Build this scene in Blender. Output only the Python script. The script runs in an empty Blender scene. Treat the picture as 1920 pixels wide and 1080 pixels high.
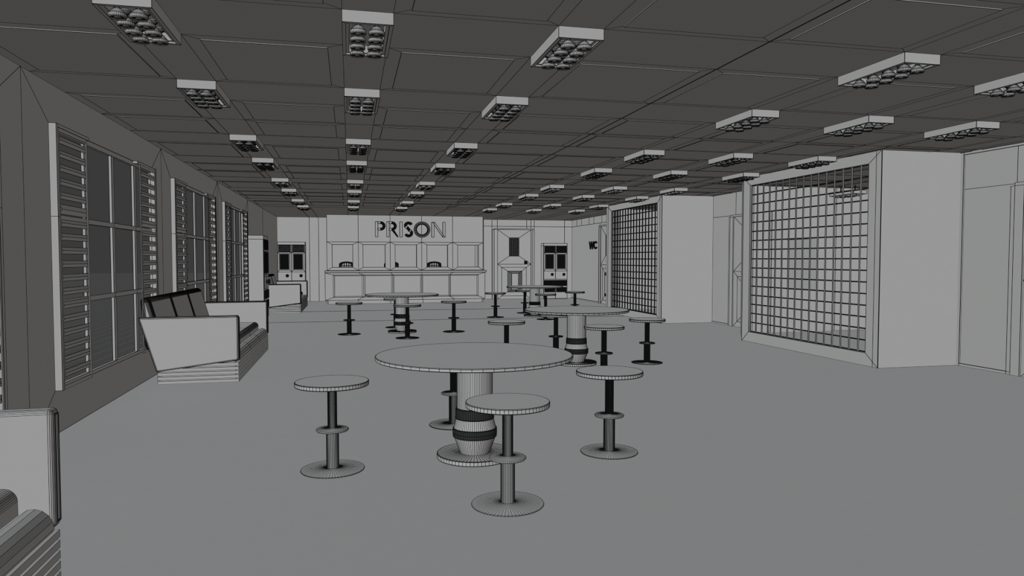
import bpy, bmesh, math, random
import numpy as np
from mathutils import Vector, Matrix
PI = math.pi
random.seed(4)
scene = bpy.context.scene
COL = scene.collection

# ------------------------------------------------------------------ camera
YAW, PIT = 0.22475, 0.0403
FPX = 1333.333
CAM = Vector((0, 0, 1.5))
fwd = Vector((math.sin(YAW) * math.cos(PIT), math.cos(YAW) * math.cos(PIT), -math.sin(PIT)))
rgt = Vector((math.cos(YAW), -math.sin(YAW), 0))
upv = rgt.cross(fwd)
cd = bpy.data.cameras.new('camera')
cam = bpy.data.objects.new('camera', cd)
COL.objects.link(cam)
cam.matrix_world = Matrix(((rgt.x, upv.x, -fwd.x, CAM.x), (rgt.y, upv.y, -fwd.y, CAM.y),
                           (rgt.z, upv.z, -fwd.z, CAM.z), (0, 0, 0, 1)))
cd.sensor_width = 36
cd.lens = FPX / 1920 * 36
cd.clip_start = 0.05
cd.clip_end = 300
scene.camera = cam

# ------------------------------------------------------------------ materials
def lin(c):
    c = c / 255
    return c / 12.92 if c <= 0.04045 else ((c + 0.055) / 1.055) ** 2.4

def mat(name, rgb, rough=0.9, spec=0.0, noise=0.015, scale=9.0):
    m = bpy.data.materials.new(name)
    m.use_nodes = True
    nt = m.node_tree
    p = nt.nodes['Principled BSDF']
    p.inputs['Roughness'].default_value = rough
    p.inputs['Specular IOR Level'].default_value = spec
    n = nt.nodes.new('ShaderNodeTexNoise')
    n.inputs['Scale'].default_value = scale
    tc = nt.nodes.new('ShaderNodeTexCoord')
    nt.links.new(tc.outputs['Object'], n.inputs['Vector'])
    r = nt.nodes.new('ShaderNodeMapRange')
    r.inputs['To Min'].default_value = 1 - noise
    r.inputs['To Max'].default_value = 1 + noise
    nt.links.new(n.outputs['Fac'], r.inputs['Value'])
    v = nt.nodes.new('ShaderNodeVectorMath')
    v.operation = 'SCALE'
    v.inputs[0].default_value = rgb
    nt.links.new(r.outputs['Result'], v.inputs['Scale'])
    nt.links.new(v.outputs['Vector'], p.inputs['Base Color'])
    return m

A = 0.8
M_CLAY = mat('pale_grey_clay', (A, A, A))
M_FLOOR = mat('floor_grey', (A * .98, A * .98, A * .98))
M_CEIL = mat('ceiling_grey', (A, A, A))
M_DARK = mat('dark_band', (0.07, 0.075, 0.075), 0.7)
M_BLACK = mat('near_black', (0.018, 0.018, 0.019), 0.8)
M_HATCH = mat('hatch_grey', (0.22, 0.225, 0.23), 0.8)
M_HATCH_SHADED = mat('hatch_shaded', (0.05, 0.052, 0.052), 0.8)  # same hatch on the side doors, with its shading put into the colour
M_LINE = mat('edge_line', (0.012, 0.012, 0.013), 1.0, 0, 0)
M_LINE_SOFT = mat('edge_line_soft', (0.03, 0.028, 0.026), 1.0, 0, 0)

# outside ground: dark plain with thin pale grid lines every metre
def ground_mat():
    m = bpy.data.materials.new('outside_ground')
    m.use_nodes = True
    nt = m.node_tree
    p = nt.nodes['Principled BSDF']
    p.inputs['Roughness'].default_value = 1
    p.inputs['Specular IOR Level'].default_value = 0
    tc = nt.nodes.new('ShaderNodeTexCoord')
    sp = nt.nodes.new('ShaderNodeSeparateXYZ')
    nt.links.new(tc.outputs['Object'], sp.inputs[0])
    outs = []
    for ax in ('X', 'Y'):
        f = nt.nodes.new('ShaderNodeMath'); f.operation = 'PINGPONG'; f.inputs[1].default_value = 0.15
        nt.links.new(sp.outputs[ax], f.inputs[0])
        l = nt.nodes.new('ShaderNodeMath'); l.operation = 'LESS_THAN'; l.inputs[1].default_value = 0.012
        nt.links.new(f.outputs[0], l.inputs[0])
        outs.append(l)
    mx = nt.nodes.new('ShaderNodeMath'); mx.operation = 'MAXIMUM'
    nt.links.new(outs[0].outputs[0], mx.inputs[0]); nt.links.new(outs[1].outputs[0], mx.inputs[1])
    mix = nt.nodes.new('ShaderNodeMix'); mix.data_type = 'RGBA'
    nt.links.new(mx.outputs[0], mix.inputs['Factor'])
    mix.inputs[6].default_value = (0.17, 0.17, 0.17, 1)
    mix.inputs[7].default_value = (0.25, 0.25, 0.25, 1)
    nt.links.new(mix.outputs[2], p.inputs['Base Color'])
    return m
M_GROUND = ground_mat()

# ------------------------------------------------------------------ mesh builder
class MB:
    def __init__(s):
        s.v = []; s.f = []; s.m = []; s.noline = set(); s.extra = []
    def add(s, vs, fs, mi=0):
        o = len(s.v)
        s.v += [tuple(map(float, p)) for p in vs]
        s.f += [tuple(i + o for i in f) for f in fs]
        s.m += [mi] * len(fs)
        return o
    def quad(s, a, b, c, d, mi=0): return s.add([a, b, c, d], [(0, 1, 2, 3)], mi)
    def line(s, a, b):
        o = len(s.v); s.v += [tuple(a), tuple(b)]; s.extra.append((o, o + 1))
    def box(s, x0, x1, y0, y1, z0, z1, mi=0, skip=''):
        vs = [(x, y, z) for z in (z0, z1) for y in (y0, y1) for x in (x0, x1)]
        F = {'b': (0, 2, 3, 1), 't': (4, 5, 7, 6), 'f': (0, 1, 5, 4), 'k': (2, 6, 7, 3), 'l': (0, 4, 6, 2), 'r': (1, 3, 7, 5)}
        return s.add(vs, [F[k] for k in F if k not in skip], mi)
    def lathe(s, prof, n, c=(0, 0, 0), mi=0, captop=True, capbot=True):
        # prof: (r, z) from bottom to top
        vs = []; fs = []; idx = []
        for r, z in prof:
            if r < 1e-6:
                idx.append([len(vs)]); vs.append((c[0], c[1], c[2] + z))
            else:
                idx.append(list(range(len(vs), len(vs) + n)))
                vs += [(c[0] + r * math.cos(2 * PI * k / n), c[1] + r * math.sin(2 * PI * k / n), c[2] + z) for k in range(n)]
        for a, b in zip(idx, idx[1:]):
            for k in range(n):
                k2 = (k + 1) % n
                if len(a) == 1 and len(b) == 1: continue
                if len(a) == 1: fs.append((a[0], b[k2], b[k]))
                elif len(b) == 1: fs.append((a[k], a[k2], b[0]))
                else: fs.append((a[k], a[k2], b[k2], b[k]))
        if capbot and len(idx[0]) > 1: fs.append(tuple(reversed(idx[0])))
        if captop and len(idx[-1]) > 1: fs.append(tuple(idx[-1]))
        s.add(vs, fs, mi)
    def tube(s, a, b, r, n=8, mi=0):
        a = Vector(a); b = Vector(b); d = (b - a).normalized()
        u = d.orthogonal().normalized(); w = d.cross(u)
        vs = [p + (u * math.cos(2 * PI * k / n) + w * math.sin(2 * PI * k / n)) * r for p in (a, b) for k in range(n)]
        fs = [(k, (k + 1) % n, n + (k + 1) % n, n + k) for k in range(n)]
        fs += [tuple(reversed(range(n))), tuple(range(n, 2 * n))]
        s.add(vs, fs, mi)
    def prism(s, poly, y0, y1, mi=0, plane='xz'):
        n = len(poly)
        if plane == 'xz': f = lambda p, t: (p[0], t, p[1])
        elif plane == 'yz': f = lambda p, t: (t, p[0], p[1])
        else: f = lambda p, t: (p[0], p[1], t)
        vs = [f(p, y0) for p in poly] + [f(p, y1) for p in poly]
        fs = [(k, (k + 1) % n, n + (k + 1) % n, n + k) for k in range(n)]
        fs += [tuple(reversed(range(n))), tuple(range(n, 2 * n))]
        s.add(vs, fs, mi)
    def bevel_last(s, width, seg):
        bm = bmesh.new()
        vv = [bm.verts.new(p) for p in s.v]
        for f in s.f:
            try: bm.faces.new([vv[i] for i in f])
            except ValueError: pass
        bmesh.ops.recalc_face_normals(bm, faces=bm.faces)
        bmesh.ops.bevel(bm, geom=list(bm.edges), offset=width, segments=seg, profile=0.5, affect='EDGES', clamp_overlap=True)
        bm.verts.ensure_lookup_table()
        s.v = [tuple(v.co) for v in bm.verts]
        for i, v in enumerate(bm.verts): v.index = i
        s.f = [tuple(v.index for v in f.verts) for f in bm.faces]
        s.m = [0] * len(s.f)
        bm.free()
        return s
    def xf(s, fn):
        s.v = [fn(p) for p in s.v]; return s
    def mesh(s, name, mats):
        me = bpy.data.meshes.new(name)
        me.from_pydata(s.v, s.extra, s.f)
        for m in mats: me.materials.append(m)
        me.polygons.foreach_set('use_smooth', [False] * len(me.polygons))
        if len(mats) > 1: me.polygons.foreach_set('material_index', s.m)
        bm = bmesh.new(); bm.from_mesh(me)
        bmesh.ops.recalc_face_normals(bm, faces=bm.faces)
        bm.to_mesh(me); bm.free()
        return me

LW = {}          # line width factor per mesh name
def obj(name, mb, mats=None, parent=None, loc=None, lw=1.0):
    mats = mats or [M_CLAY]
    if not isinstance(mats, (list, tuple)): mats = [mats]
    me = mb if isinstance(mb, bpy.types.Mesh) else mb.mesh(name, mats)
    o = bpy.data.objects.new(name, me)
    COL.objects.link(o)
    if parent: o.parent = parent
    if loc: o.location = loc
    if lw != 1.0: LW[me.name] = lw
    return o

def empty(name, loc=(0, 0, 0), rz=0):
    o = bpy.data.objects.new(name, None)
    COL.objects.link(o); o.location = loc; o.rotation_euler = (0, 0, rz)
    o.empty_display_size = 0.1
    return o

def tag(o, label=None, cat=None, group=None, kind=None):
    if label: o['label'] = label
    if cat: o['category'] = cat
    if group: o['group'] = group
    if kind: o['kind'] = kind
    return o

def kids(o): return [c for c in bpy.data.objects if c.parent == o]
def copy_tree(o, parent=None, ch=None):
    c = o.copy(); COL.objects.link(c); c.parent = parent
    for k in (TREE.get(o.name) or []): copy_tree(k, c)
    return c
TREE = {}
def remember(root):
    def rec(o):
        TREE[o.name] = [c for c in bpy.data.objects if c.parent == o]
        for c in TREE[o.name]: rec(c)
    rec(root)
def copy_thing(root):
    def rec(o, par):
        c = o.copy(); COL.objects.link(c); c.parent = par
        for k in TREE[o.name]: rec(k, c)
        return c
    return rec(root, None)

# ------------------------------------------------------------------ setting
H = 2.991
XL, XR, YB, YN = -2.463, 8.388, 26.2, -2.6
PX = 7.083        # left face of the two barred cells
XE = 11.8

def struct(name, mb, mats=None, parent=None, lw=1.0):
    o = obj(name, mb, mats, parent, lw=lw)
    if not parent: o['kind'] = 'structure'
    return o

# floor
m = MB()
ys = [YN, 17.6, 21.1, YB]
xs = [XL, 6.2, XE]
for y0, y1 in zip(ys, ys[1:]):
    m.quad((XL, y0, 0), (XE, y0, 0), (XE, y1, 0), (XL, y1, 0))
m.box(XL, XE, YN, YB, -0.12, -0.01)
struct('floor', m, M_FLOOR, lw=1.25)

# ceiling: bays of shallow raised panels between narrow strips
W_, L_, HL = 0.3048, 0.7181, 0.0727
COLX = [-1.379, -0.030, 1.318, 3.912, 5.256, 6.600, 7.944, 9.288, 10.63]
xs = [XL]
for i, c in enumerate(COLX):
    if i == 3: xs.append(2.82)
    xs += [c, c + W_]
xs.append(XE)
strips = set(COLX)
ROWY = []
for k in range(-2, 4): ROWY += [4.4228 + 4.652 * k, 6.4163 + 4.652 * k]
ycells = []          # (y0, y1, has_panel)
for k in range(-2, 4):
    b = 4.4228 + 4.652 * k
    a = b + L_; c = 6.4163 + 4.652 * k; d = c + L_
    ycells += [(b, a, False), (a, c, True), (c, d, False)]
    if k < 3:
        e = b + 4.652; mid = (d + e) / 2
        ycells += [(d, mid, True), (mid, e, True)]
ycells = [q for q in ycells if q[1] > YN + .2]
ycells[0] = (YN, ycells[0][1], False)
m = MB()
idx = {}
def vid(x, y, z=H):
    k = (round(x, 4), round(y, 4), round(z, 4))
    if k not in idx: idx[k] = len(m.v); m.v.append((x, y, z))
    return idx[k]
DP = 0.007
def cface(*ids): m.f.append(tuple(ids)); m.m.append(0)
for y0, y1, pan in ycells:
    for x0, x1 in zip(xs, xs[1:]):
        a, b, c, d = vid(x0, y0), vid(x1, y0), vid(x1, y1), vid(x0, y1)
        if pan and x0 not in strips:
            ix, iy = 0.105, 0.088
            p = [(x0 + ix, y0 + iy), (x1 - ix, y0 + iy), (x1 - ix, y1 - iy), (x0 + ix, y1 - iy)]
            t = [vid(*q) for q in p]; u = [vid(q[0], q[1], H - DP) for q in p]
            o = [a, b, c, d]
            for k in range(4):
                k2 = (k + 1) % 4
                cface(o[k], o[k2], t[k2], t[k]); cface(t[k], t[k2], u[k2], u[k])
            cface(*u)
        else:
            cface(a, b, c, d)
yl = ycells[-1][1]
for x0, x1 in zip(xs, xs[1:]):
    cface(vid(x0, yl), vid(x1, yl), vid(x1, YB), vid(x0, YB))
m.box(XL, XE, YN, YB, H + 0.02, H + 0.15)
struct('ceiling', m, M_CEIL, lw=1.0)
m = MB(); m.box(2.8175, 2.8225, YN, yl, H - 0.002, H)
struct('trim_2', m, M_CEIL, lw=.9)

# left wall with windows
SEG0, PITCH = 2.06, 4.198
WY0, WY1, WZ0, WZ1 = 0.505, 3.695, 0.375, 2.652   # window opening inside a bay
bays = [SEG0 + PITCH * k for k in range(-1, 5)]
m = MB()
for k in range(len(bays) - 1):
    y0, y1 = bays[k], bays[k + 1]
    O = [(y0, 0), (y1, 0), (y1, H), (y0, H)]
    I = [(y0 + WY0, WZ0), (y0 + WY1, WZ0), (y0 + WY1, WZ1), (y0 + WY0, WZ1)]
    o = m.add([(XL, *p) for p in O] + [(XL, *p) for p in I] + [(XL - 0.028, *p) for p in I] + [(XL - 0.028, *p) for p in O], [])
    for j in range(4):
        j2 = (j + 1) % 4
        m.f.append((o + j, o + j2, o + 4 + j2, o + 4 + j)); m.m.append(0)
        m.f.append((o + 4 + j, o + 4 + j2, o + 8 + j2, o + 8 + j)); m.m.append(0)
        m.f.append((o + 12 + j, o + 12 + j2, o + 8 + j2, o + 8 + j)); m.m.append(0)
e = bays[-1]
m.quad((XL, e, 0), (XL, 21.97, 0), (XL, 21.97, H), (XL, e, H))
m.quad((XL, 21.97, 0), (XL, YB, 0), (XL, YB, H), (XL, 21.97, H))
m.quad((XL, YN, 0), (XL, bays[0], 0), (XL, bays[0], H), (XL, YN, H)) if bays[0] > YN else None
m.box(XL - 0.16, XL - 0.02, e, YB, 0, H)
struct('wall_left', m)

def build_window(n, yb):
    r = empty('window_%d' % n, (XL, yb + WY0, WZ0)); r['kind'] = 'structure'
    Lw, Hw = WY1 - WY0, WZ1 - WZ0
    f = MB()      # casing posts and track heads standing proud of the wall
    f.box(0, .058, 0, .035, 0, 1.49); f.box(0, .058, 0, .035, 1.49, Hw)
    f.box(0, .058, Lw - .035, Lw, 0, 1.49); f.box(0, .058, Lw - .035, Lw, 1.49, Hw)
    f.box(0, .058, .035, .77, Hw - .028, Hw); f.box(0, .05, 2.405, Lw - .035, Hw - .028, Hw)
    obj('casing', f, None, r)
    f = MB()
    x0, x1 = -.03, 0.0
    ymid = [0.035, 0.80, 1.62, 2.427, Lw - .035]
    f.box(x0, x1, 0, Lw, Hw - .052, Hw - .002); f.box(x0, x1, 0, Lw, 0, .035)
    f.box(x0, x1, 0, .03, .035, Hw - .052); f.box(x0, x1, Lw - .03, Lw, .035, Hw - .052)
    obj('window_frame', f, None, r)
    for zz in (1.465, .72):
        f = MB()
        for a, b in ((0, .85), (.85, 1.66), (1.66, 2.47), (2.47, Lw)): f.box(x0, x1, a, b, zz, zz + .047)
        obj('glazing_bar', f, None, r)
    for yy in (.82, 1.624, 2.43):
        f = MB()
        for a, b in ((.035, .72), (.767, 1.465), (1.512, Hw - .052)): f.box(x0 + .002, x1 - .002, yy, yy + .07, a, b)
        obj('glazing_bar', f, None, r)
    for s0, s1 in ((.035, .727), (2.475, Lw - .035)):
        f = MB()
        X0, X1 = .050, .056
        z0, z1 = .0, Hw - .03
        f.box(X0, X1, s0, s0 + .022, z0, z1); f.box(X0, X1, s1 - .022, s1, z0, z1)
        f.box(X0, X1, s0 + .022, s1 - .022, z0, z0 + .03); f.box(X0, X1, s0 + .022, s1 - .022, z1 - .03, z1)
        sh = obj('louvered_shutter', f, None, r, lw=.6)
        f = MB()
        a, b = s0 + .022, s1 - .022
        for k in range(18):
            zc = .135 + k * .1185
            hz = .029 if k != 12 else .042
            X0_, XR_ = .046, .057
            f.add([(X0_, a, zc - hz), (X0_, b, zc - hz), (X0_, b, zc + hz), (X0_, a, zc + hz), (XR_, a + .03, zc), (XR_, b - .03, zc)],
                  [(0, 1, 2, 3), (0, 1, 5, 4), (3, 2, 5, 4), (0, 4, 3), (1, 2, 5)])
        obj('slats', f, None, sh)
for k in range(len(bays) - 1):
    if bays[k] > 1.0: build_window(k, bays[k])

# outside ground beyond the windows
m = MB(); m.quad((-70, -40, -.1), (XL - .2, -40, -.1), (XL - .2, 90, -.1), (-70, 90, -.1))
g = obj('outside_ground', m, M_GROUND); g['kind'] = 'structure'; g['noline'] = 1

# back wall and the rear wall behind the camera
m = MB()
zb = 2.742
cuts = [XL, -1.371, -1.057, 4.90]
for a, b in zip(cuts, cuts[1:]): m.quad((a, YB, 0), (b, YB, 0), (b, YB, H), (a, YB, H))
cuts = [4.90, 5.218, 5.425, 6.56, 6.726, 6.855, 8.054, XE]
for a, b in zip(cuts, cuts[1:]):
    m.quad((a, YB, 0), (b, YB, 0), (b, YB, zb), (a, YB, zb)); m.quad((a, YB, zb), (b, YB, zb), (b, YB, H), (a, YB, H))
m.box(XL - .15, XE, YB + .05, YB + .15, 0, H)
struct('wall_back', m)
m = MB(); m.box(XL - .15, XE, YN - .1, YN, 0, H); struct('wall_rear', m)

# right wall sections
m = MB()
dn0, dn1 = 6.08, 7.385                     # near doorway
def wq(y0, y1, z0=0, z1=H): m.quad((XR, y0, z0), (XR, y1, z0), (XR, y1, z1), (XR, y0, z1))
wq(YN, dn0 - .13); wq(dn0 - .13, dn1 + .13, 2.475, H); wq(dn0 - .13, dn1 + .13, 0, 2.475)
# recessed plain panel bordered by a narrow rim beside the first cell
m.quad((XR, dn1 + .13, .035), (XR, 8.325, .035), (XR, 8.325, 2.475), (XR, dn1 + .13, 2.475))
m.quad((XR, dn1 + .13, 2.475), (XR, 8.325, 2.475), (XR, 8.325, 2.955), (XR, dn1 + .13, 2.955))
m.box(XR - .02, XR, 8.325, 8.38, 0, H); m.box(XR - .02, XR, dn1 + .13, 8.325, 0, .035); m.box(XR - .02, XR, YN, 8.325, 2.955, H)
m.box(XR + .01, XR + .1, YN, 8.38, 0, H)
struct('wall_right', m)

def cell_block(name, y0, y1, yw):
    """a cell: end wall facing the camera, a framed opening for the grille, an inner room"""
    m = MB()
    oy0, oy1, oz0, oz1 = y0 + .245, y0 + 3.255, .182, 2.832
    O = [(y0, 0), (y1, 0), (y1, H), (y0, H)]; I = [(oy0, oz0), (oy1, oz0), (oy1, oz1), (oy0, oz1)]
    t = .07
    o = m.add([(PX, *p) for p in O] + [(PX, *p) for p in I] + [(PX + t, *p) for p in I] + [(PX + t, *p) for p in O], [])
    for j in range(4):
        j2 = (j + 1) % 4
        for q in ((o + j, o + j2, o + 4 + j2, o + 4 + j), (o + 4 + j, o + 4 + j2, o + 8 + j2, o + 8 + j), (o + 12 + j, o + 12 + j2, o + 8 + j2, o + 8 + j)):
            m.f.append(q); m.m.append(0)
    # end wall towards the camera
    m.box(PX, XR, y0 - .006, y0 + .1, 0, H); m.box(XR, XE, y0, y0 + .1, 0, H)
    # far wall: a slanted return then the back wall of the cell
    nx0, nx1, nz0, nz1 = 8.79, 9.51, .87, 1.925
    for a, b, c, d in ((9.90, 9.94, 0, H), (9.94, XE, 0, H)):
        m.box(a, b, yw, yw + .05, c, d)
    q = MB()
    q.prism([(PX, y1), (PX + .08, y1), (7.86, yw), (7.86, yw + .05), (7.78, yw + .05)], 0, H, plane='xy')
    for a, b, c, d in ((7.86, nx0, 0, H), (nx0, nx1, 0, nz0), (nx0, nx1, nz1, H), (nx1, 9.90, 0, H)):
        q.box(a, b, yw, yw + .05, c, d)
    # niche seen through the opening
    q.box(nx1 + .0, nx1 + .06, yw + .05, yw + 1.2, nz0 - .05, nz1 + .05)
    q.box(nx0 - .3, nx1, yw + 1.2, yw + 1.26, nz0 - .05, nz1 + .05)
    q.box(nx0 - .3, nx1, yw + .05, yw + 1.2, nz1, nz1 + .05); q.box(nx0 - .3, nx1, yw + .05, yw + 1.2, nz0 - .05, nz0)
    z = struct(name.replace('cell', 'cell_back'), q); z['noline'] = 1
    struct(name, m)
cell_block('wall_cell_near', 8.38, 11.86, 13.04)
cell_block('wall_cell_far', 15.37, 19.00, 20.03)
m = MB(); m.box(PX - .004, PX, 18.88, 19.00, 0, H - .01); struct('trim_3', m, lw=.8)
m = MB(); m.box(XE, XE + .1, YN, YB, 0, H); struct('wall_far_right', m)

# wall between the cells, set back, with a door bay
def side_wall(name, x, y0, y1, door_y1, ztop, seams=(), zd=2.48):
    m = MB()
    d1 = door_y1 + .135; d0 = door_y1 - 1.30 - .135
    def q(a, b, c, d, xx=x): m.quad((xx, a, c), (xx, b, c), (xx, b, d), (xx, a, d))
    q(d1, y1, .035, ztop)
    q(d1, y1, 0, .035, x - .012)
    q(y0, d0, 0, ztop)
    q(d0, d1, 0, ztop)
    s = sorted([y0] + list(seams) + [y1])
    for a, b in zip(s, s[1:]): q(a, b, ztop, H)
    m.box(x + .01, x + .1, y0, y1, 0, H)
    struct(name, m)
side_wall('wall_corridor', XR, 13.15, 15.37, 14.40, 2.48, (14.35,))
side_wall('wall_toilet', 8.36, 20.14, YB, 22.925, 2.74, (25.6, 25.05, 24.2, 23.7, 22.9))

# ------------------------------------------------------------------ doors (one design, three places)
def build_door(n, origin, rz, zs=1.0, right=True):
    """local: x to the right across the leaf, -y towards the room, 0 at leaf's left edge"""
    r = empty('door_%d' % n, origin, rz); r['kind'] = 'structure'
    Wd, Hd = 1.301, 2.615 * zs
    f = MB()
    f.box(-.20, -.13, -.02, .0, 0, Hd + .0)
    f.box(-.13, 0, -.035, 0, 0, Hd)
    if right: f.box(Wd + .06, Wd + .13, -.02, 0, 0, Hd); f.box(Wd, Wd + .06, -.035, 0, 0, Hd)
    f.box(-.13, Wd + (.06 if right else 0), -.035, 0, Hd, Hd + .04)
    obj('door_frame', f, None, r)
    f = MB(); y = -.012
    zm = 1.318 * zs
    def ring(O, I, y0, y1=None, mi=0):
        y1 = y0 if y1 is None else y1
        P = [(O[0], O[2]), (O[1], O[2]), (O[1], O[3]), (O[0], O[3])]; Q = [(I[0], I[2]), (I[1], I[2]), (I[1], I[3]), (I[0], I[3])]
        f.add([(p[0], y0, p[1]) for p in P] + [(p[0], y1, p[1]) for p in Q], [(k, (k + 1) % 4, 4 + (k + 1) % 4, 4 + k) for k in range(4)], mi)
    win = (.462, .823, 1.626 * zs, 2.305 * zs)
    ring((0, Wd, zm, Hd), win, y)
    ring((0, Wd, 0, zm), (.165, 1.12, .12, 1.20 * zs), y)
    hat = (.36 if rz else .393, .945, .268 * zs, 1.056 * zs)
    ring((.165, 1.12, .12, 1.20 * zs), hat, y)
    f.box(0, Wd, -.001, .0, 0, Hd)
    lf = obj('door_leaf', f, None, r)
    f = MB()
    P = [(hat[0], hat[2]), (hat[1], hat[2]), (hat[1], hat[3]), (hat[0], hat[3])]
    i2 = (hat[0] + .148, hat[1] - .148, hat[2] + .09, hat[3] - .09)
    Q = [(i2[0], i2[2]), (i2[1], i2[2]), (i2[1], i2[3]), (i2[0], i2[3])]
    f.add([(p[0], y, p[1]) for p in P] + [(p[0], y - .05, p[1]) for p in Q], [(k, (k + 1) % 4, 4 + (k + 1) % 4, 4 + k) for k in range(4)], 0)
    f.add([(p[0], y - .05, p[1]) for p in Q], [(0, 1, 2, 3)], 1)
    obj('hatch', f, [M_HATCH_SHADED if rz else M_HATCH, M_CLAY], lf)
    f = MB()
    nx, nz = 8, 14
    for k in range(nx + 1):
        xx = win[0] + (win[1] - win[0]) * k / nx; f.box(xx - .007, xx + .007, y + .004, y + .008, win[2], win[3])
    for k in range(nz + 1):
        zz = win[2] + (win[3] - win[2]) * k / nz; f.box(win[0], win[1], y + .004, y + .008, zz - .007, zz + .007)
    obj('window_mesh', f, M_BLACK, lf)
    f = MB(); f.box(1.042, 1.143, y - .05, y, zm + .003, zm + .12)
    for k in range(5): f.box(1.05 + k * .018, 1.058 + k * .018, y - .055, y - .05, zm + .01, zm + .115)
    obj('door_lock', f, M_BLACK, lf)
    return r
build_door(1, (5.425, YB - .001, 0), 0)
# the two doors in the side walls are a little lower
build_door(2, (XR - .001, 14.40, 0), -PI / 2, .935, False)
build_door(3, (8.36 - .001, 22.925, 0), -PI / 2, 1.0)
build_door(4, (XR - .001, dn1, 0), -PI / 2, .935)

# ------------------------------------------------------------------ cell grilles
def grille(y0, label):
    r = empty('cell_grille', (PX + .03, y0, 0))
    tag(r, label, 'grille', 'barred grilles of the two cells')
    a, b, z0, z1 = .245, 3.255, .182, 2.832
    for k in range(17):
        yy = a + (b - a) * k / 16
        if k in (0, 16): yy += .006 if k == 0 else -.006
        f = MB(); f.tube((0, yy, z0), (0, yy, z1), .010, 6); obj('vertical_bar', f, None, r, lw=.72)
    for k in range(17):
        zz = z0 + .008 + .1648 * k
        if zz > z1: break
        f = MB(); f.tube((.014, a, zz), (.014, b, zz), .007, 6); obj('crossbar', f, None, r, lw=.9)
grille(8.38, 'nearer large barred grille set in the cell wall at the right')
grille(15.37, 'farther barred grille in the cell wall, beyond the corridor doorway')

# ------------------------------------------------------------------ ceiling lights
def light_meshes(fine):
    n = 32 if fine else 16
    hb = MB()
    w, l, h = W_, L_, HL
    def rect(i, z): return [(i, i, z), (w - i, i, z), (w - i, l - i, z), (i, l - i, z)]
    rings = [rect(0, 0), rect(0, -h), rect(.022, -h), rect(.022, -h + .012), rect(.042, -h + .012), rect(.042, -.010)]
    hb.add([p for rr in rings for p in rr], [(4 * a + k, 4 * a + (k + 1) % 4, 4 * a + 4 + (k + 1) % 4, 4 * a + 4 + k) for a in range(5) for k in range(4)] + [(20, 21, 22, 23)])
    s = MB()
    prof = [(.010, -.102), (.044, -.109), (.048, -.104), (.048, -.087), (.044, -.082), (.026, -.060), (.007, -.045), (.012, -.040), (.030, -.020), (.030, -.0105)]
    if not fine: prof = [(.010, -.100), (.046, -.106), (.047, -.084), (.008, -.049), (.030, -.012)]
    s.lathe(prof, n, captop=True, capbot=False)
    b = MB()
    k = 10 if fine else 5
    pr = [(.0001 if j == 0 else .024 * math.sin(PI * j / k), -.090 - .0235 * math.cos(PI * j / k)) for j in range(k)]
    pr[0] = (0, pr[0][1])
    pr.append((.010, -.060))
    b.lathe(pr, 20 if fine else 10)
    return hb.mesh('housing', [M_CLAY]), s.mesh('lamp_shade', [M_CLAY]), b.mesh('bulb', [M_CLAY])
LM = {True: light_meshes(True), False: light_meshes(False)}
rows = [y for y in ROWY if y > 4 and y < 21]
ROWN = ['in the nearest row', 'in the second row', 'in the third row', 'in the fourth row', 'in the fifth row', 'in the sixth row', 'in the seventh row', 'in the farthest row']
COLN = ['of the leftmost line', 'of the second line from the left', 'of the third line from the left',
        'of the third line from the right', 'of the second line from the right', 'of the rightmost line']
def make_light(x, y, z, label, fine):
    r = empty('ceiling_light', (x, y, z))
    tag(r, label, 'ceiling light', 'box lights with eight lamps on the ceiling')
    hs, sh, bl = LM[fine]
    obj('housing', hs, None, r)
    for i in range(4):
        for j in range(2):
            s = obj('lamp_shade', sh, None, r, (W_ / 2 - .056 + .112 * j, .112 + .158 * i, 0), lw=.75)
            obj('bulb', bl, None, s, lw=.6)
    return r
for ri, y in enumerate(rows):
    for ci, c in enumerate(COLX[:6]):
        lab = 'white box ceiling light %s, %s' % (ROWN[ri], COLN[ci])
        make_light(c, y, H, lab, ri < 4)
cl = make_light(9.72, 12.25, 2.873, 'white box ceiling light inside the nearer cell, seen through its grille', False)
for yy in (.15, .57):
    f = MB(); f.tube((W_ / 2, yy, 0), (W_ / 2, yy, H - 2.873), .006, 6); obj('hanger_rod', f, None, cl)

# ------------------------------------------------------------------ tables
def make_table(x, y, label, pl=1.0):
    r = empty('round_table', (x, y, 0))
    tag(r, label, 'table', 'round pedestal tables in the hall')
    f = MB(); f.lathe([(.738, .757), (.743, .760), (.743, .778), (.738, .782)], 64); obj('tabletop', f, None, r)
    f = MB()
    f.lathe([(.135, .372), (.135, .757)], 64)
    pr = [(.113, .036)]
    for z, rr in ((.160, .158), (.224, .160), (.300, .141), (.372, .136)): pr.append((rr, z))
    f.lathe(pr, 64)
    p = obj('pedestal', f, None, r, lw=pl)
    f = MB(); f.lathe([(.160, .158), (.165, .162), (.167, .19), (.166, .222), (.163, .226)], 64); tag(obj('metal_band', f, M_DARK, p), 'black lower band')
    f = MB(); f.lathe([(.144, .298), (.146, .303), (.142, .372), (.138, .378)], 64); tag(obj('metal_band', f, M_DARK, p), 'black upper band')
    f = MB(); f.lathe([(.285, 0), (.287, .004), (.287, .032), (.283, .036), (.113, .036)], 64); obj('base', f, None, r)
    return r
T = [(.92, 5.295, 'largest looking round table with a barrel shaped pedestal, nearest the camera'),
     (3.165, 9.70, 'round pedestal table at the right, in front of the farther cell grille'),
     (1.05, 14.72, 'round pedestal table straight in front of the reception counter'),
     (4.78, 18.20, 'farthest round pedestal table, in front of the back door')]
for t, pl in zip(T, (.85, .55, .35, .3)): make_table(*t, pl)

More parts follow.
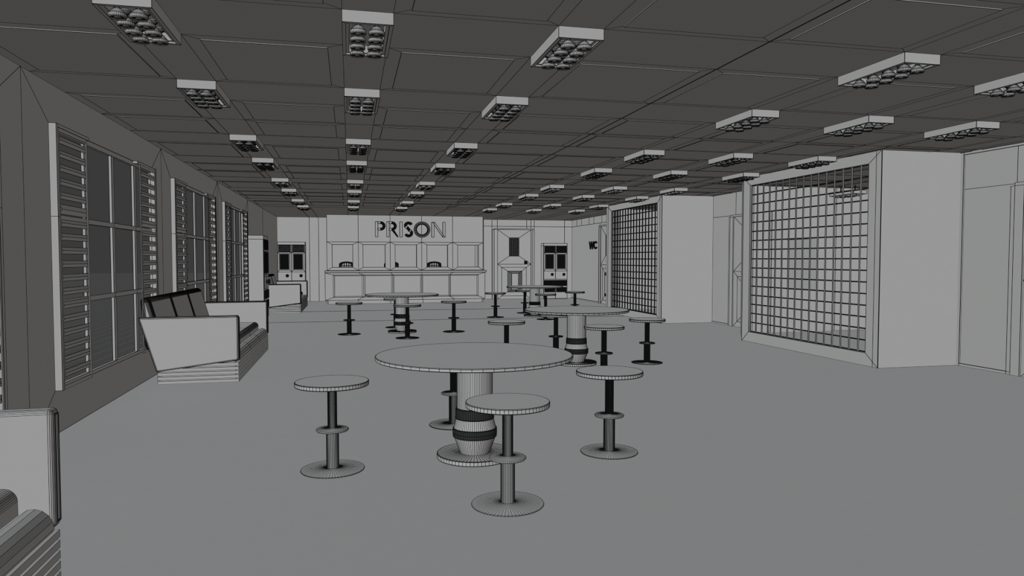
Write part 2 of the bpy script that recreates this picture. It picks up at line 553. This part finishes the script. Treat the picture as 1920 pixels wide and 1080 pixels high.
def make_stool():
    r = empty('bar_stool')
    tag(r, 'x', 'stool', 'round stools around the tables')
    f = MB(); f.lathe([(.254, .606), (.257, .609), (.257, .632), (.254, .636)], 64); obj('seat', f, None, r)
    f = MB(); f.lathe([(.032, .292), (.032, .606)], 56); f.lathe([(.043, .012), (.043, .292)], 56); obj('pole', f, None, r, lw=.85)
    f = MB(); f.lathe([(.108, .281), (.113, .286), (.113, .291), (.108, .295), (.032, .303)], 56); obj('foot_ring', f, None, r, lw=.62)
    f = MB(); f.lathe([(.220, 0), (.223, .004), (.221, .007), (.043, .017)], 64); obj('base', f, None, r, lw=.7)
    remember(r)
    return r
proto = make_stool()
S = [(-.128, 5.186, 'round stool to the left of the nearest table'), (.934, 4.204, 'round stool closest to the camera, in front of the nearest table'),
     (1.962, 5.185, 'round stool to the right of the nearest table'), (.913, 6.363, 'round stool behind the nearest table, mostly hidden by its pedestal'),
     (2.13, 9.66, 'round stool to the left of the table by the farther cell grille'), (3.20, 8.66, 'round stool in front of the table by the farther cell grille'),
     (4.20, 9.58, 'round stool to the right of the table by the farther cell grille'), (3.16, 10.72, 'round stool behind the table by the farther cell grille'),
     (-.013, 14.539, 'round stool to the left of the table before the reception counter'), (1.067, 13.601, 'round stool in front of the table before the reception counter'),
     (2.10, 14.594, 'round stool to the right of the table before the reception counter'), (.984, 15.797, 'round stool hidden behind the pedestal of the table before the counter'),
     (3.674, 17.992, 'round stool to the left of the farthest table'), (4.763, 17.073, 'round stool in front of the farthest table'),
     (5.86, 18.10, 'round stool to the right of the farthest table'), (4.766, 19.242, 'round stool behind the farthest table, before the back door')]
for i, (x, y, lab) in enumerate(S):
    o = proto if i == 0 else copy_thing(proto)
    o.location = (x, y, 0); o['label'] = lab

# ------------------------------------------------------------------ sofas
def make_sofa():
    L = 3.24
    r = empty('bench_sofa')
    tag(r, 'x', 'sofa', 'long white benches along the window wall')
    # local: x from wall (0) to the room, y along the bench
    f = MB()
    for k in range(5):                       # ridged plinth boards
        z0 = .05 * k; x1 = 1.128
        f.prism([(.21, z0), (x1, z0), (x1, z0 + .034), (.21, z0 + .034)], .010, L - .010); f.prism([(.25, z0 + .034), (x1 - .04, z0 + .034), (x1 - .04, z0 + .05), (.25, z0 + .05)], .03, L - .03)
    obj('plinth', f, None, r, lw=.6)
    f = MB()
    arc = [(1.125, .250)]
    for k in range(6):
        a = k / 5 * PI * .56
        arc.append((1.04 + .090 * math.cos(a), .262 + .098 * math.sin(a)))
    arc += [(.93, .30), (.20, .30), (.20, .25)]
    for j in range(3):
        a, b = .075 + j * 1.03, .075 + (j + 1) * 1.03
        f.prism(arc, a + .004, b - .004)
    obj('seat_frame', f, None, r, lw=.7)
    for j in range(3):
        a, b = .078 + j * 1.028, .078 + (j + 1) * 1.028
        cpts = [(.20, .302), (.985, .302)] + [(.925 + .06 * math.cos(PI / 2 * k / 10), .402 + .06 * math.sin(PI / 2 * k / 10)) for k in range(11)] + [(.20, .462)]
        f = MB(); f.prism(cpts, a + .003, b - .003)
        obj('seat_cushion', f, None, r, lw=.8)
    for j in range(3):
        a, b = .078 + j * 1.028, .078 + (j + 1) * 1.028
        f = MB(); f.prism([(.06, .40), (.285, .40), (.11, 1.035), (.008, 1.035)], a + .002, b - .002)
        f.bevel_last(.055, 9)
        obj('back_cushion', f, None, r, lw=1.1)
    for s in (0, 1):
        y0 = 0 if s == 0 else L - .078
        f = MB(); f.prism([(.198, .145), (1.133, .262), (1.133, .812), (.004, .806)], y0, y0 + .078)
        f.bevel_last(.020, 4)
        ar = obj('armrest', f, None, r, lw=.8)
        f = MB()
        c = y0 + .039
        ringp = [(.30, -.018), (.30, .018), (.775, .018), (.775, -.018)]
        f.box(1.133, 1.139, c - .022, c - .016, .29, .785); f.box(1.133, 1.139, c + .016, c + .022, .29, .785)
        f.box(1.133, 1.139, c - .022, c + .022, .285, .292); f.box(1.133, 1.139, c - .022, c + .022, .783, .79)
        f.bevel_last(.002, 2)
        obj('piping', f, None, ar, lw=.6)
    remember(r)
    return r
sp = make_sofa()
for i, (y, lab) in enumerate([(9.20, 'white bench sofa with a dark three part back under the second window'),
                              (.447, 'nearest bench sofa, only its far arm and seat edge showing at the lower left'),
                              (20.70, 'farthest bench sofa, in the back left corner before the lockers')]):
    o = sp if i == 0 else copy_thing(sp)
    o.location = (XL, y, 0); o['label'] = lab

# ------------------------------------------------------------------ cabinets
def make_cabinet():
    Wc, Dc, Hc = .92, .36, 2.10
    r = empty('tall_cabinet')
    tag(r, 'x', 'cabinet', 'tall two door cabinets')
    # local: x across, front at y=-Dc, back at 0
    f = MB(); f.box(0, Wc, -Dc, 0, 0, 2.005); f.box(0, Wc, -Dc - .005, 0, 2.005, Hc); obj('body', f, None, r)
    for j in range(2):
        x0 = .004 + j * .458; x1 = x0 + .454; y = -Dc - .012
        f = MB(); f.box(x0, x1, y, -Dc, .75, 1.745); f.box(x0, x1, y, -Dc, 1.75, 2.0); f.box(x0, x1, y, -Dc, .02, .5)
        ix = (x0 + .05, x1 - .05, 1.125, 1.70)
        f.add([(x0, y - .002, 1.06), (x1, y - .002, 1.06), (x1, y - .002, 1.745), (x0, y - .002, 1.745), (ix[0], y - .004, ix[2]), (ix[1], y - .004, ix[2]), (ix[1], y - .004, ix[3]), (ix[0], y - .004, ix[3])],
              [(k, (k + 1) % 4, 4 + (k + 1) % 4, 4 + k) for k in range(4)])
        d = obj('door', f, None, r)
        for z0, z1, nz in ((1.765, 1.985, 7), (.27, .44, 6)):
            f = MB(); nx = 12; a, b = x0 + .035, x1 - .03
            for k in range(nx + 1):
                xx = a + (b - a) * k / nx; f.box(xx - .004, xx + .004, y - .012, y, z0, z1)
            for k in range(nz + 1):
                zz = z0 + (z1 - z0) * k / nz; f.box(a, b, y - .012, y, zz - .004, zz + .004)
            obj('vent_grid', f, M_BLACK, d)
        f = MB(); a, b = x0 + .075, x1 - .085
        for k in range(22):
            zz = 1.155 + k * .0238
            f.add([(a, y - .005, zz + .022), (b, y - .005, zz + .022), (b, y - .022, zz), (a, y - .022, zz), (a, y - .005, zz), (b, y - .005, zz)], [(0, 1, 2, 3), (3, 2, 5, 4)])
        obj('louvers', f, M_BLACK, d)
        f = MB()
        f.add([], [])
        vs = MB(); vs.lathe([(.012, 0), (.012, .02), (.045, .03), (.050, .045), (.035, .06), (.0, .062)], 20)
        vs.xf(lambda p: (x0 + .315 + p[0], y - p[2], .93 + p[1]))
        obj('knob', vs, None, d)
    f = MB()
    for j in range(4):
        c = .115 + j * .23; n = 16
        pts = [(c + .113 * math.cos(PI - PI * k / n), -Dc - .006 - .03 * math.sin(PI * k / n)) for k in range(n + 1)]
        f.prism(pts, .51, .71, plane='xy')
    obj('ribbed_band', f, M_BLACK, r)
    remember(r)
    return r
cp = make_cabinet()
for i, (loc, rz, lab) in enumerate([((-2.42, YB, 0), 0, 'tall two door cabinet in the back left corner behind the farthest sofa'),
                                    ((7.13, YB, 0), 0, 'tall two door cabinet between the back door and the right corner'),
                                    ((XL, 19.75, 0), PI / 2, 'tall cabinet standing sideways against the left wall after the last window')]):
    o = cp if i == 0 else copy_thing(cp)
    o.location = loc; o.rotation_euler = (0, 0, rz); o['label'] = lab
    if rz: o.location = (XL, 18.82, 0)

# ------------------------------------------------------------------ reception: wall with openings + counter
YC = 24.55
m = MB()
cx = [-.727, .300, 1.360, 2.430, 3.500, 4.570]
op = [(-.559, .115), (.453, 1.192), (1.526, 2.255), (2.606, 3.329), (3.673, 4.408)]
zt = 2.087; oz0, oz1 = 1.230, 1.998
for k in range(5):
    a, b = cx[k], cx[k + 1]
    m.quad((a, YC, zt), (b, YC, zt), (b, YC, H), (a, YC, H))
    O = [(a, 1.126), (b, 1.126), (b, zt), (a, zt)]; o0, o1 = op[k]
    m.quad((a, YC, 0), (b, YC, 0), (b, YC, 1.126), (a, YC, 1.126)); I = [(o0, oz0), (o1, oz0), (o1, oz1), (o0, oz1)]
    t = .12
    o = m.add([(p[0], YC, p[1]) for p in O] + [(p[0], YC, p[1]) for p in I] + [(p[0], YC + t, p[1]) for p in I] + [(p[0], YC + t, p[1]) for p in O], [])
    for j in range(4):
        j2 = (j + 1) % 4
        for q in ((o + j, o + j2, o + 4 + j2, o + 4 + j), (o + 4 + j, o + 4 + j2, o + 8 + j2, o + 8 + j), (o + 12 + j, o + 12 + j2, o + 8 + j2, o + 8 + j)):
            m.f.append(q); m.m.append(0)
m.box(cx[0], cx[5], YC + .1, YC + .12, zt, H)
m.quad((cx[0], YC, 1.12), (cx[0], YB, 1.12), (cx[0], YB, H), (cx[0], YC, H)); m.quad((cx[5], YC, 1.12), (cx[5], YB, 1.12), (cx[5], YB, H), (cx[5], YC, H))
m.quad((cx[0], YC, 0), (cx[0], YB, 0), (cx[0], YB, 1.12), (cx[0], YC, 1.12)); m.quad((cx[5], YC, 0), (cx[5], YB, 0), (cx[5], YB, 1.12), (cx[5], YC, 1.12))
struct('wall_reception', m)

r = empty('reception_counter', (1.92, YC, 0))
tag(r, 'long panelled reception counter with a rounded top under the PRISON letters', 'counter')
ox = 1.92
def xo(mb): return mb.xf(lambda p: (p[0] - ox, p[1] - YC, p[2]))
f = MB(); f.box(-.80, 4.66, YC - .16, YC - .022, 1.045, 1.125); f.bevel_last(.018, 2)
obj('worktop', xo(f), None, r, lw=.55)
f = MB()
px = [(-.483, .415), (.509, 1.395), (1.474, 2.378), (2.451, 3.347), (3.412, 4.34)]
bx = [-.79, .29, 1.36, 2.43, 3.50, 4.622]
bb = [-.79, .25, 1.35, 2.46, 3.56, 4.622]
yf = YC - .07
for k in range(5):
    O = [(bb[k], .125), (bb[k + 1], .125), (bx[k + 1], 1.045), (bx[k], 1.045)]
    a, b = px[k]
    mx = [-.53, .462, 1.435, 2.415, 3.380, 4.385]
    l, rr = mx[k], mx[k + 1]
    I = [(l, .225), (rr, .225), (rr, .975), (l, .975)]
    J = [(a, .255), (b, .255), (b, .945), (a, .945)]
    o = f.add([(p[0], yf, p[1]) for p in O] + [(p[0], yf, p[1]) for p in I] + [(p[0], yf + .015, p[1]) for p in J], [])
    for j in range(4):
        j2 = (j + 1) % 4
        if j in (0, 2) or (j == 1 and k == 4) or (j == 3 and k == 0):
            f.f.append((o + j, o + j2, o + 4 + j2, o + 4 + j)); f.m.append(0)
        f.f.append((o + 4 + j, o + 4 + j2, o + 8 + j2, o + 8 + j)); f.m.append(0)
    f.f.append((o + 8, o + 9, o + 10, o + 11)); f.m.append(0)
f.box(-.79, 4.622, yf + .02, YC - .022, .125, 1.045, skip='')
obj('front_panels', xo(f), None, r)
f = MB()
for a, b in zip([-.69, .29, 1.36, 2.46, 3.5], [.29, 1.36, 2.46, 3.5, 4.52]): f.box(a, b, YC - .05, YC - .022, 0, .125)
obj('plinth', xo(f), None, r)

# chairs behind the counter
def make_chair():
    r = empty('office_chair')
    tag(r, 'x', 'chair', 'chairs behind the reception counter')
    f = MB()
    n = 18; Wb = .245
    out = [(-Wb, .95), (-Wb, 1.33)] + [(Wb * math.cos(PI - PI * k / n), 1.33 + .09 * math.sin(PI * k / n)) for k in range(n + 1)] + [(Wb, 1.33), (Wb, .95)]
    inn = [(x * .78, z if z < 1.0 else z - .045) for x, z in out]
    for k in range(len(out) - 1):
        a, b, c, d = out[k], out[k + 1], inn[k + 1], inn[k]
        if (a[0] - b[0]) ** 2 + (a[1] - b[1]) ** 2 < 1e-8: continue
        f.add([(a[0], -.02, a[1]), (b[0], -.02, b[1]), (c[0], -.02, c[1]), (d[0], -.02, d[1]), (a[0], .02, a[1]), (b[0], .02, b[1]), (c[0], .02, c[1]), (d[0], .02, d[1])],
              [(0, 1, 2, 3), (4, 5, 6, 7), (0, 1, 5, 4), (3, 2, 6, 7)])
    f.box(-Wb, Wb, -.02, .02, .91, .95)
    br = obj('backrest_frame', f, M_BLACK, r)
    f = MB()
    for k in range(-2, 3):
        x = k * .078; f.box(x - .006, x + .006, -.006, .006, .95, 1.37 - abs(k) * .012)
    for z in (1.05, 1.14, 1.225, 1.285): f.box(-.19, .19, -.006, .006, z - .006, z + .006)
    obj('backrest_mesh', f, None, br)
    f = MB(); f.box(-.25, .25, .06, .52, .52, .59); f.bevel_last(.025, 3); obj('seat', f, M_DARK, r)
    f = MB(); f.box(-.03, .03, 0, .10, .5, .95); f.bevel_last(.008, 2); obj('back_support', f, M_DARK, r)
    f = MB(); f.lathe([(.03, .1), (.03, .52)], 16, (0, .28, 0)); obj('pole', f, M_DARK, r)
    f = MB()
    for k in range(5):
        a = 2 * PI * k / 5
        f.tube((0, .28, .09), (.27 * math.cos(a), .28 + .27 * math.sin(a), .05), .018, 8)
        f.lathe([(.0, 0), (.02, .008), (.025, .025), (.02, .042), (.0, .05)], 10, (.27 * math.cos(a), .28 + .27 * math.sin(a), 0))
    obj('base', f, M_DARK, r)
    remember(r)
    return r
ch = make_chair()
for i, (x, lab) in enumerate([(-.095, 'chair with a meshed arched back behind the leftmost counter opening'),
                              (1.43, 'chair mostly hidden behind the post between the second and third openings'),
                              (2.925, 'chair with a meshed arched back behind the fourth counter opening')]):
    o = ch if i == 0 else copy_thing(ch)
    o.location = (x, 25.15, 0); o['label'] = lab

# ------------------------------------------------------------------ letters
def strip_letter(strips, dep=.04, xy=lambda p: p):
    """strips: list of (outer points, inner points) in the letter plane"""
    f = MB()
    for A_, B_ in strips:
        n = len(A_)
        vs = [(a[0], 0, a[1]) for a in A_] + [(b[0], 0, b[1]) for b in B_] + [(a[0], -dep, a[1]) for a in A_] + [(b[0], -dep, b[1]) for b in B_]
        fs = []
        for k in range(n - 1):
            fs += [(k, k + 1, n + k + 1, n + k), (2 * n + k, 2 * n + k + 1, 3 * n + k + 1, 3 * n + k), (k, k + 1, 2 * n + k + 1, 2 * n + k), (n + k, n + k + 1, 3 * n + k + 1, 3 * n + k)]
        fs += [(0, n, 3 * n, 2 * n), (n - 1, 2 * n - 1, 4 * n - 1, 3 * n - 1)]
        f.add(vs, fs)
    return f
def arc(cx_, cz, rx, rz, a0, a1, n):
    return [(cx_ + rx * math.cos(math.radians(a0 + (a1 - a0) * k / n)), cz + rz * math.sin(math.radians(a0 + (a1 - a0) * k / n))) for k in range(n + 1)]
def band(a, b, w, t=None):
    pass
LHt = .515; sw = .085
def L_P(stem_only=False):
    st = ([(0, 0), (sw, 0)], [(0, LHt), (sw, LHt)])
    st = ([(0, 0), (0, LHt)], [(sw, 0), (sw, LHt)])
    o = [(sw * .9, LHt)] + arc(.175, LHt - .147, .155, .147, 90, -90, 26) + [(sw * .9, LHt - .294)]
    i = [(sw * .9, LHt - .072)] + arc(.165, LHt - .147, .085, .076, 90, -90, 26) + [(sw * .9, LHt - .222)]
    return [st, (o, i)]
def L_R():
    s = L_P()
    s.append(([(.165 + .19 * t / 16, .235 - .235 * t / 16) for t in range(17)], [(.24 + .15 * t / 16, .235 - .235 * t / 16) for t in range(17)]))
    return s
def L_I(): return [([(0, 0), (0, LHt)], [(sw, 0), (sw, LHt)])]
def L_S():
    c = []
    c += arc(.150, .385, .105, .092, 25, 200, 20)
    c += [(.075 + .1 * t / 14 + .02, .335 - .125 * t / 14) for t in range(1, 14)]
    c += arc(.150, .135, .105, .098, 40, -155, 22)
    pts = c; n = len(pts); A_ = []; B_ = []
    for k in range(n):
        a = pts[max(0, k - 1)]; b = pts[min(n - 1, k + 1)]
        d = math.hypot(b[0] - a[0], b[1] - a[1]) or 1
        nx, nz = -(b[1] - a[1]) / d, (b[0] - a[0]) / d
        A_.append((pts[k][0] + nx * .040, pts[k][1] + nz * .040)); B_.append((pts[k][0] - nx * .040, pts[k][1] - nz * .040))
    return [(A_, B_)]
def L_O(w=.545):
    return [(arc(w / 2, LHt / 2, w / 2, LHt / 2 + .008, 0, 360, 64), arc(w / 2, LHt / 2, w / 2 - .088, LHt / 2 - .082, 0, 360, 64))]
def L_N(w=.47):
    return [([(0, 0), (0, LHt)], [(sw, 0), (sw, LHt)]), ([(w - sw, 0), (w - sw, LHt)], [(w, 0), (w, LHt)]),
            ([(.03, LHt), (w - sw, 0)], [(sw + .02, LHt), (w - .02, 0)])]
sg = empty('wall_sign', (1.92, YC - .002, 2.262))
tag(sg, 'raised capital letters reading PRISON above the reception counter', 'sign')
for nm, x, st in (('P', .869, L_P()), ('R', 1.245, L_R()), ('I', 1.685, L_I()), ('S', 1.831, L_S()), ('O', 2.168, L_O()), ('N', 2.770, L_N())):
    f = strip_letter(st)
    obj('letter', f, None, sg, (x - 1.92, 0, 0), lw=1.15)

sg = empty('toilet_sign', (8.36 - .004, 24.12, 1.862))
sg.rotation_euler = (0, 0, -PI / 2)
tag(sg, 'raised black looking WC letters on the right wall near the back corner', 'sign')
def polyband(pts, w):
    n = len(pts); A_ = []; B_ = []
    for k in range(n):
        a = pts[max(0, k - 1)]; b = pts[min(n - 1, k + 1)]
        d = math.hypot(b[0] - a[0], b[1] - a[1]) or 1
        nx, nz = -(b[1] - a[1]) / d, (b[0] - a[0]) / d
        A_.append((pts[k][0] + nx * w / 2, pts[k][1] + nz * w / 2)); B_.append((pts[k][0] - nx * w / 2, pts[k][1] - nz * w / 2))
    return (A_, B_)
h = .262
def seg(a, b, n=7): return [(a[0] + (b[0] - a[0]) * k / n, a[1] + (b[1] - a[1]) * k / n) for k in range(n + 1)]
f = strip_letter([polyband(seg((.02, h), (.12, 0)), .035), polyband(seg((.12, 0), (.23, h)), .03), polyband(seg((.23, h), (.34, 0)), .035), polyband(seg((.34, 0), (.44, h)), .03)], .03)
obj('letter', f, M_BLACK, sg, lw=.6)
f = strip_letter([polyband(arc(.66, h / 2, .16, h / 2 - .02, 42, 318, 20), .045)], .03)
obj('letter', f, M_BLACK, sg, lw=.6)

# ------------------------------------------------------------------ wireframe lines added as thin dark tubes along the mesh edges
bpy.context.view_layer.update()
LINE_PX = 1.05
cache = {}
cn = np.array(CAM); fn = np.array(fwd)
def add_wires(o):
    me = o.data
    nv = len(me.vertices); ne = len(me.edges)
    co = np.empty(nv * 3, np.float64); me.vertices.foreach_get('co', co); co = co.reshape(-1, 3)
    mw = np.array(o.matrix_world)
    wc = co @ mw[:3, :3].T + mw[:3, 3]
    dep = np.maximum((wc - cn) @ fn, 0.6)
    lw = LW.get(me.name, 1.0) * LINE_PX
    ext = co.max(0) - co.min(0)
    small = np.linalg.norm(ext) < 0.9
    key = None
    if small:
        dm = float(dep.mean()); bk = round(math.log(dm) / 0.08)
        key = (me.name, bk)
        if key in cache: o.data = cache[key]; return
        dep = np.full(nv, math.exp(bk * .08))
    ed = np.empty(ne * 2, np.int32); me.edges.foreach_get('vertices', ed); ed = ed.reshape(-1, 2)
    p0, p1 = co[ed[:, 0]], co[ed[:, 1]]
    d = p1 - p0; ln = np.linalg.norm(d, axis=1); ok = ln > 1e-6
    ed = ed[ok]; p0 = p0[ok]; p1 = p1[ok]; d = d[ok] / ln[ok][:, None]
    ne = len(ed)
    ref = np.where(np.abs(d[:, 2:3]) < .9, np.array([[0, 0, 1.]]), np.array([[1., 0, 0]]))
    a = np.cross(d, ref); a /= np.linalg.norm(a, axis=1)[:, None]; b = np.cross(d, a)
    r0 = (dep[ed[:, 0]] * lw * .5 / FPX)[:, None]; r1 = (dep[ed[:, 1]] * lw * .5 / FPX)[:, None]
    q = .7071
    offs = [(a + b) * q, (a - b) * q, (-a - b) * q, (-a + b) * q]
    V = np.stack([p0 + o_ * r0 * 1.2 for o_ in offs] + [p1 + o_ * r1 * 1.2 for o_ in offs], 1).reshape(-1, 3)
    base = nv + np.arange(ne)[:, None, None] * 8
    F = (base + np.array([[0, 1, 5, 4], [1, 2, 6, 5], [2, 3, 7, 6], [3, 0, 4, 7]])[None]).reshape(-1, 4)
    npo = len(me.polygons); nl = len(me.loops)
    lv = np.empty(nl, np.int32); me.loops.foreach_get('vertex_index', lv)
    ls = np.empty(npo, np.int32); me.polygons.foreach_get('loop_start', ls)
    mi = np.empty(npo, np.int32); me.polygons.foreach_get('material_index', mi)
    nm = bpy.data.meshes.new(me.name)
    nm.vertices.add(nv + len(V)); nm.vertices.foreach_set('co', np.concatenate([co, V]).astype(np.float32).ravel())
    nm.loops.add(nl + len(F) * 4); nm.loops.foreach_set('vertex_index', np.concatenate([lv, F.ravel().astype(np.int32)]))
    nm.polygons.add(npo + len(F))
    nm.polygons.foreach_set('loop_start', np.concatenate([ls, nl + 4 * np.arange(len(F), dtype=np.int32)]).astype(np.int32))
    for m_ in me.materials: nm.materials.append(m_)
    nm.materials.append(M_LINE_SOFT if me.materials and me.materials[0] == M_CEIL else M_LINE)
    nm.polygons.foreach_set('material_index', np.concatenate([mi, np.full(len(F), len(me.materials), np.int32)]))
    nm.polygons.foreach_set('use_smooth', np.zeros(npo + len(F), bool))
    nm.update(calc_edges=True)
    nm.validate()
    o.data = nm
    if key: cache[key] = nm
for o in list(bpy.data.objects):
    if o.type == 'MESH' and not o.get('noline'): add_wires(o)
for o in list(bpy.data.objects):
    if 'noline' in o.keys(): del o['noline']

# ------------------------------------------------------------------ light: even studio-like daylight without cast shadows
def sun(name, vec, rgb):
    """vec: direction the light comes from; rgb: radiance a white (A) face square to it would show"""
    v = Vector(vec); k = v.length
    l = bpy.data.lights.new(name, 'SUN')
    mx = max(rgb)
    l.color = [c / mx for c in rgb]
    l.energy = k * mx * PI / A
    l.angle = 0.0
    l.use_shadow = False
    o = bpy.data.objects.new(name, l); COL.objects.link(o)
    o.rotation_euler = v.to_track_quat('Z', 'Y').to_euler()
    o.location = (2, 2, 2.5)
sun('key_sun', (-.140, -.246, .168), (.97, .99, 1.01))
sun('side_sun', (-.128, 0, 0), (.975, 1.0, .935))
sun('fill_sun', (.048, -.068, -.060), (1.06, 1.0, .94))
sun('rim_sun', (.036, 0, .042), (1.01, 1.0, .98))

w = bpy.data.worlds.new('world'); scene.world = w; w.use_nodes = True
w.node_tree.nodes['Background'].inputs[0].default_value = (lin(58), lin(58), lin(58), 1)
w.node_tree.nodes['Background'].inputs[1].default_value = 1.0
w.cycles.sampling_method = 'NONE'

scene.cycles.use_denoising = False
scene.cycles.pixel_filter_type = 'BLACKMAN_HARRIS'
scene.cycles.filter_width = 1.3
scene.cycles.max_bounces = 0
scene.cycles.diffuse_bounces = 0
scene.cycles.glossy_bounces = 0
vs = scene.view_settings
vs.view_transform = 'Standard'; vs.look = 'None'; vs.exposure = 0; vs.gamma = 1; vs.use_curve_mapping = False
